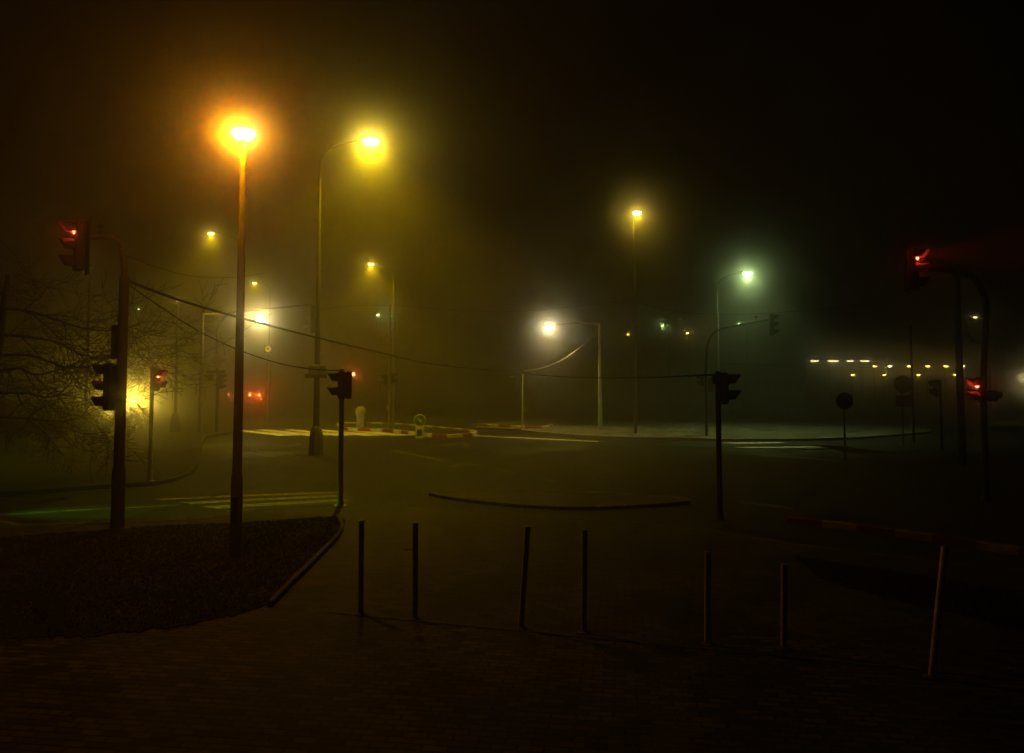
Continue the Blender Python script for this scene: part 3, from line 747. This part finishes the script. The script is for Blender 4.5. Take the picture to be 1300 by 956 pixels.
cable('overhead_cable', [P(780, 385, 42), P(810, 385, 43), P(850, 394, 44), P(885, 398, 45), P(935, 399, 46), P(985, 397, 45), P(1050, 392, 42), P(1110, 386, 39)], .018, 'faint wire crossing above the curved mast arm on the right')
cable('overhead_cable', [P(390, 396, 50), P(440, 389, 52), P(494, 388, G(494, 546).y), P(560, 392, 52), P(640, 396, 50), P(720, 390, 47), P(806, 380, 45)], .014, 'faint wire strung over the top of the tall thin lit post')
cable('overhead_cable', [P(1224, 400, 28), P(1228, 420, 30), P(1234, 432, 32), P(1242, 436, 30), P(1250, 433, 24)], .012, 'short loop of wire hanging between the two dark posts at the right')
cable('overhead_cable', [P(180, 474, 52), P(222, 462, 48), P(275, 441, 46), P(300, 425, 45), P(345, 398, 44)], .016, 'faint wire rising from the left pedestrian post towards the white lamp')

# ------------------------------------------------------------------ bare tree
def bare_tree(base, H, label, seed, lean, limbs):
    rnd = random.Random(seed)
    e = empty('bare_tree', base, label, 'tree')
    tr = MB(); cr = MB()
    tp = [Vector((0, 0, 0)), Vector((lean * .1, .05, H * .2)), Vector((lean * .2, -.05, H * .45)), Vector((lean * .4, 0, H * .7)), Vector((lean * .5, .1, H))]
    tp = smooth_line([tuple(p) for p in tp], 5); n = len(tp)
    tr.tube(tp, [.24 * (1 - i / n) ** .8 + .03 for i in range(n)], 12); tr.build('trunk', bark, e)
    def branch(p, d, L, r, lev):
        pts = [p]; steps = 7 if lev < 2 else 5
        d = d.normalized()
        for i in range(steps):
            t = i / steps
            d = (d + Vector((rnd.gauss(0, .13), rnd.gauss(0, .13), rnd.gauss(0, .10) + (-.10 if t < .5 else .26) * (1.0 if lev < 3 else .6)))).normalized()
            pts.append(pts[-1] + d * L / steps)
        cr.tube(pts, [max(.006, r * (1 - .75 * i / steps)) for i in range(steps + 1)], 6 if lev < 2 else 4)
        if lev >= 3: return
        for i in range(1, steps + 1):
            k = 2 if lev < 3 else 1
            for _ in range(k):
                if rnd.random() < .52:
                    dd = (pts[i] - pts[i - 1]).normalized()
                    side = Vector((rnd.gauss(0, 1), rnd.gauss(0, 1), rnd.gauss(0, .8)))
                    side = (side - dd * side.dot(dd)).normalized()
                    branch(pts[i], dd * .75 + side * .7, L * rnd.uniform(.42, .62), r * .5 * (1 - .4 * i / steps), lev + 1)
    for i in range(limbs):
        q = tp[int(n * (.3 + .65 * i / limbs))]
        a = rnd.uniform(-.9, .9) if i % 3 else rnd.uniform(2.2, 4.1)
        branch(q, Vector((math.cos(a), math.sin(a) * .7, rnd.uniform(.0, .45))), H * rnd.uniform(.5, .78), .05, 0)
    c = cr.build('crown', bark, e); return e
bare_tree(G(-24, 606, .12), 6.0, 'bare tree with arching twigs behind the near left signal post', 5, 1.0, 10)
bare_tree(G(-150, 592, .12), 6.0, 'bare tree at the very left edge, its twigs reaching into view', 9, .5, 7)

# shrubs under the trees
def shrub(loc, s, label, seed):
    rnd = random.Random(seed); e = empty('shrub', loc, label, 'shrub', 'shrubs on the left verge')
    mb = MB()
    for k in range(7): mb.tube([(0, 0, 0), (rnd.gauss(0, .15) * s, rnd.gauss(0, .15) * s, .5 * s), (rnd.gauss(0, .3) * s, rnd.gauss(0, .3) * s, .95 * s)], [.02, .012, .004], 5)
    mb.build('stem', bark, e)
    mb = MB()
    for k in range(1400):
        v = Vector((rnd.gauss(0, 1), rnd.gauss(0, 1), rnd.gauss(0, 1))).normalized() * rnd.random() ** .4
        p = Vector((v.x * .55 * s, v.y * .5 * s, .55 * s + v.z * .5 * s * (1 - .3 * abs(v.x))))
        a = Vector((rnd.gauss(0, 1), rnd.gauss(0, 1), rnd.gauss(0, 1))).normalized() * .05; b = a.orthogonal().normalized() * .03
        mb.add([p - a, p + b, p + a, p - b], [(0, 1, 2, 3)])
    mb.build('foliage', leafm, e, False)
shrub(G(163, 556, .12), 1.9, 'shrub below the headlight glare beside the near left post', 1)
shrub(G(118, 562, .12), 1.6, 'low round shrub in front of the parked cars', 2)
shrub(G(60, 570, .12), 1.8, 'dark shrub further left below the bare tree', 3)
shrub(G(8, 572, .12), 1.7, 'dark shrub at the left edge of the picture', 4)

# ------------------------------------------------------------------ vehicles
def car(loc, yaw, paintm, label, front=None, rear=None, van=False, group='cars parked on the left', cat='car'):
    """faces local +X"""
    e = empty('van' if van else ('parked_car' if 'parked' in group else 'car'), loc, label, cat, group, yaw)
    if van: prof = [(-2.4, .35), (-2.45, .6), (-2.42, 1.7), (-2.3, 1.95), (1.0, 2.0), (1.45, 1.85), (1.95, 1.15), (2.4, .95), (2.5, .6), (2.45, .32)]
    else: prof = [(-2.05, .32), (-2.12, .55), (-2.08, .88), (-1.75, .98), (-1.25, 1.38), (-.6, 1.46), (.2, 1.44), (.95, 1.0), (1.75, .86), (2.08, .68), (2.12, .42), (2.05, .28)]
    Wd = .86; mb = MB(); v = []; n = len(prof)
    for y, tuck in ((-Wd, 1), (-Wd + .08, 0), (Wd - .08, 0), (Wd, 1)):
        for x, z in prof:
            top = max(0, (z - .95)) * .32
            yy = (abs(y) - top) * (1 if y > 0 else -1)
            v.append((x * (.985 if tuck else 1), yy, z - (.03 if tuck and z > .9 else 0)))
    f = []
    for s in range(3):
        for i in range(n):
            j = (i + 1) % n; f.append((s * n + i, s * n + n + i, s * n + n + j, s * n + j))
    f.append(tuple(range(n))); f.append(tuple(range(4 * n - 1, 3 * n - 1, -1)))
    mb.add(v, f); mb.build('body', paintm, e)
    zt = 1.84 if van else 1.38
    mb = MB()
    for s in (-1, 1):
        if van: q = [(.3, 1.15), (1.75, 1.15), (1.3, 1.75), (.35, 1.78)]
        else: q = [(-1.35, .99), (.78, 1.0), (.18, 1.36), (-.95, 1.36)]
        pts = [Vector((x, s * (Wd - max(0, z - .95) * .32 + .012), z)) for x, z in q]
        mb.add(pts, [(0, 1, 2, 3)])
    mb.build('side_window', glass, e, False)
    mb = MB()
    if van: q = [(1.92, 1.2), (1.50, 1.8)]
    else: q = [(.90, 1.05), (.30, 1.41)]
    mb.add([(q[0][0] + .03, -.72, q[0][1]), (q[0][0] + .03, .72, q[0][1]), (q[1][0] + .03, .62, q[1][1]), (q[1][0] + .03, -.62, q[1][1])], [(0, 1, 2, 3)]); mb.build('windscreen', glass, e, False)
    mb = MB()
    if van: mb.add([(-2.46, -.65, 1.2), (-2.46, .65, 1.2), (-2.44, .6, 1.7), (-2.44, -.6, 1.7)], [(3, 2, 1, 0)])
    else: mb.add([(-1.72, -.68, 1.02), (-1.72, .68, 1.02), (-1.30, .6, 1.37), (-1.30, -.6, 1.37)], [(3, 2, 1, 0)])
    mb.build('rear_window', glass, e, False)
    for x in (-1.35, 1.35):
        for s in (-1, 1):
            M = Matrix.Translation((x, s * (Wd - .09), .32)) @ Matrix.Rotation(R(90), 4, 'X')
            mb = MB(); mb.lathe([(.26, -.1), (.32, -.08), (.32, .08), (.26, .1)], 20, M=M); wv = mb.build('wheel', tyre, e)
            mb = MB(); mb.lathe([(.2, -.108), (.2, .108)], 16, M=M); mb.build('rim', galv, wv)
    fx = 2.46 if van else 2.05
    for s in (-1, 1):
        mb = MB(); mb.lathe([(.09, 0), (.08, .04), (.02, .06)], 14, M=Matrix.Translation((fx, s * .62, .68)) @ Matrix.Rotation(R(90), 4, 'Y')); mb.build('headlight', front or galv, e)
        mb = MB(); zz = 1.45 if van else .78
        mb.box((-2.47 if van else -2.12, s * .7, zz), (.05, .14, .2 if van else .14), 0, .02); mb.build('tail_light', rear or redp, e)
    mb = MB(); mb.box((fx + .06, 0, .42), (.06, .5, .11), 0, .01); mb.box((-fx - .1, 0, .5), (.04, .5, .11), 0, .01); mb.build('number_plate', whitep, e)
    return e
def cz(px, Y): return Vector((P(px, 500, Y).x, Y, 0.0))
car(cz(98, 66) + Vector((0, 0, .12)), R(172), carcols[2], 'silver parked car nearest the near left post')
car(cz(38, 64) + Vector((0, 0, .12)), R(5), carcols[0], 'dark parked car in the middle of the row at the left')
car(cz(-14, 60) + Vector((0, 0, .12)), R(175), carcols[1], 'parked car cut off by the left edge of the picture')
hl = emit('headlight_glow', (1, .86, .35), 900)
YH = 108
e = car(cz(162.5, YH), R(-66), carcols[3], 'oncoming car with dazzling headlights between the two left posts', hl, group='moving cars')
HP = P(167.5, 506, YH)
for s in (-.62, .62):
    spot(e, Vector((2.3, s, .70)), (1, 0, -.005), 60000, (1, .66, .06), 60, .8, .06)
tl = emit('tail_glow', (1, .12, .03), 350); tl2 = emit('dim_tail_glow', (1, .2, .08), 90)
e = car(cz(330, 120), R(90), carcols[0], 'van driving away with strong red tail lights', None, tl, van=True, group='moving cars', cat='van')
for s in (-.7, .7): spot(e, Vector((-2.6, s, 1.45)), (-1, 0, 0), 2500 if s < 0 else 500, (1, .08, .004), 120, .6, .05)
car(cz(303, 122), R(90), carcols[0], 'van driving away behind the orange lamp post with dim tail lights', None, tl2, van=True, group='moving cars', cat='van')

# ------------------------------------------------------------------ far row of lights at the right
YB = 96
strip = emit('strip_glow', (1, .88, .35), 10)
x0, x1 = P(1018, 459, YB).x, P(1112, 459, YB).x; zc = P(1060, 459, YB).z
e = empty('station_canopy', Vector(((x0 + x1) / 2, YB, 0)), 'flat roofed canopy with four bright strip lights far off at the right', 'building')
wd = x1 - x0
mb = MB(); mb.box((0, 3, zc + .45), (wd + 1, 9, .6), 0, .05); mb.build('roof', roofm, e)
for sx in (-.45, 0, .45): mb = MB(); mb.box((sx * wd, 3, zc / 2), (.35, .35, zc), 0, .03); mb.build('column', plaster, e)
for a_, b__ in ((1029, 1038), (1051, 1063), (1075, 1082), (1092, 1102)):
    xa, xb = P(a_, 459, YB).x, P(b__, 459, YB).x
    mb = MB(); mb.box(((xa + xb) / 2 - e.location.x, -.2, zc + .05), (xb - xa, .3, .12), 0, .02); mb.build('strip_light', strip, e)
spot(e, Vector((0, -.5, zc - .3)), (0, -.2, -1), 250, (.9, 1, .35), 165, .5, .3)
labs = ['first', 'second', 'third', 'fourth', 'fifth', 'sixth']
for i, (px, c) in enumerate([(1108, PALE), (1127, PALE), (1152, YEL), (1175, YEL), (1198, PALE), (1219, PALE)]):
    street_lamp(0, 0, px, 464.5, c if i % 2 else YEL, 150, 24, f'{labs[i]} lamp in the upper far row at the right, counting from the canopy', group='upper row of far lamps at the right', base=Vector((P(px + 1.2, 464, 95).x, 95, 0)), lens_s=1.9)
for i, px in enumerate([1080, 1120, 1163, 1210]):
    street_lamp(0, 0, px, 475.5, YEL, 100, 26, f'{labs[i]} lamp in the lower far row at the right, counting from the canopy', group='lower row of far lamps at the right', base=Vector((P(px + 1.2, 475, 92).x, 92, 0)), lens_s=1.5)
street_lamp(0, 0, 1304, 480, PALE, 1400, 60, 'bright pale lamp cut by the right edge of the picture', base=Vector((P(1310, 480, 60).x, 60, 0)), lens_s=1.6)

# low building behind the curved mast arm
Yb = 92
def bx_(px): return P(px, 490, Yb).x
bl, brr, zt_ = bx_(925), bx_(1024), P(960, 470, Yb).z + .6
e = empty('low_building', Vector(((bl + brr) / 2, Yb, 0)), 'long low building with a row of unlit windows behind the curved mast arm', 'building')
mb = MB(); mb.box((0, 4, zt_ / 2), (brr - bl, 8, zt_), 0, 0); mb.build('wall', plaster, e)
mb = MB(); mb.box((0, 3.9, zt_ + .12), (brr - bl + .6, 8.6, .22), 0, .03); mb.build('roof', roofm, e)
for k in range(7):
    xx = -(brr - bl) / 2 + .9 + k * (brr - bl - 1.8) / 6
    mb = MB(); mb.box((xx, -.03, zt_ * .55), (.95, .06, 1.5), 0, .0); wv = mb.build('window', whitep, e)
    mb = MB(); mb.box((xx, -.065, zt_ * .55), (.8, .02, 1.34), 0, .0); mb.build('pane', glass, wv)
mb = MB(); mb.box((-(brr - bl) / 2 + 2.0, -.04, 1.05), (1.0, .06, 2.1), 0, .01); mb.build('door', darkpole, e)

# apartment-like block in the fog, far left
e = empty('apartment_block', Vector((-84, 122, 0)), 'dim block of flats swallowed by fog behind the bare tree', 'building')
mb = MB(); mb.box((0, 6, 6), (34, 12, 12), 0, 0); mb.build('wall', plaster, e)
mb = MB(); mb.box((0, 6, 12.2), (34.6, 12.6, .4), 0, .03); mb.build('roof', roofm, e)
for fl in range(4):
    for k in range(10):
        mb = MB(); mb.box((-15 + k * 3.3, -.03, 1.8 + fl * 2.9), (1.5, .06, 1.4), 0, 0); wv = mb.build('window', whitep, e)
        mb = MB(); mb.box((-15 + k * 3.3, -.065, 1.8 + fl * 2.9), (1.34, .02, 1.24), 0, 0); mb.build('pane', glass, wv)

# green signal post added out of view, standing in for an unseen light source
b0 = Vector((-15.2, 17.5, .12)); e = empty('pedestrian_signal', b0, 'added signal post out of view at the left, casting green light on the crossing', 'traffic signal', GRP)
post(e, 2.9, .055)
head(e, Vector((.12, 0, 2.4)), R(5), 2, 1, 1.0, None, 0, col=(.05, 1, .3))
spot(e, Vector((.45, 0, 2.2)), (6.4, .25, -2.4), 15000, (.24, 1.0, .06), 27, .9, .04)

# ------------------------------------------------------------------ fog
mb = MB(); mb.box((0, 180, 8.0), (790, 470, 18.0)); hz = mb.build('haze', [], None, False)
me = hz.data
m = bpy.data.materials.new('fog'); m.use_nodes = True; n = m.node_tree.nodes; n.clear()
pv = n.new('ShaderNodeVolumePrincipled'); out = n.new('ShaderNodeOutputMaterial')
pv2 = n.new('ShaderNodeVolumePrincipled'); addv = n.new('ShaderNodeAddShader')
for v_, dens, g_ in ((pv, HAZE * .84, .978), (pv2, HAZE * .16, .40)):
    v_.inputs['Color'].default_value = (.9, .9, .9, 1); v_.inputs['Density'].default_value = dens; v_.inputs['Anisotropy'].default_value = g_
m.node_tree.links.new(pv.outputs[0], addv.inputs[0]); m.node_tree.links.new(pv2.outputs[0], addv.inputs[1])
m.node_tree.links.new(addv.outputs[0], out.inputs['Volume']); me.materials.append(m); hz['kind'] = 'stuff'; hz['label'] = 'thick night fog filling the whole junction'
hz['category'] = 'fog'
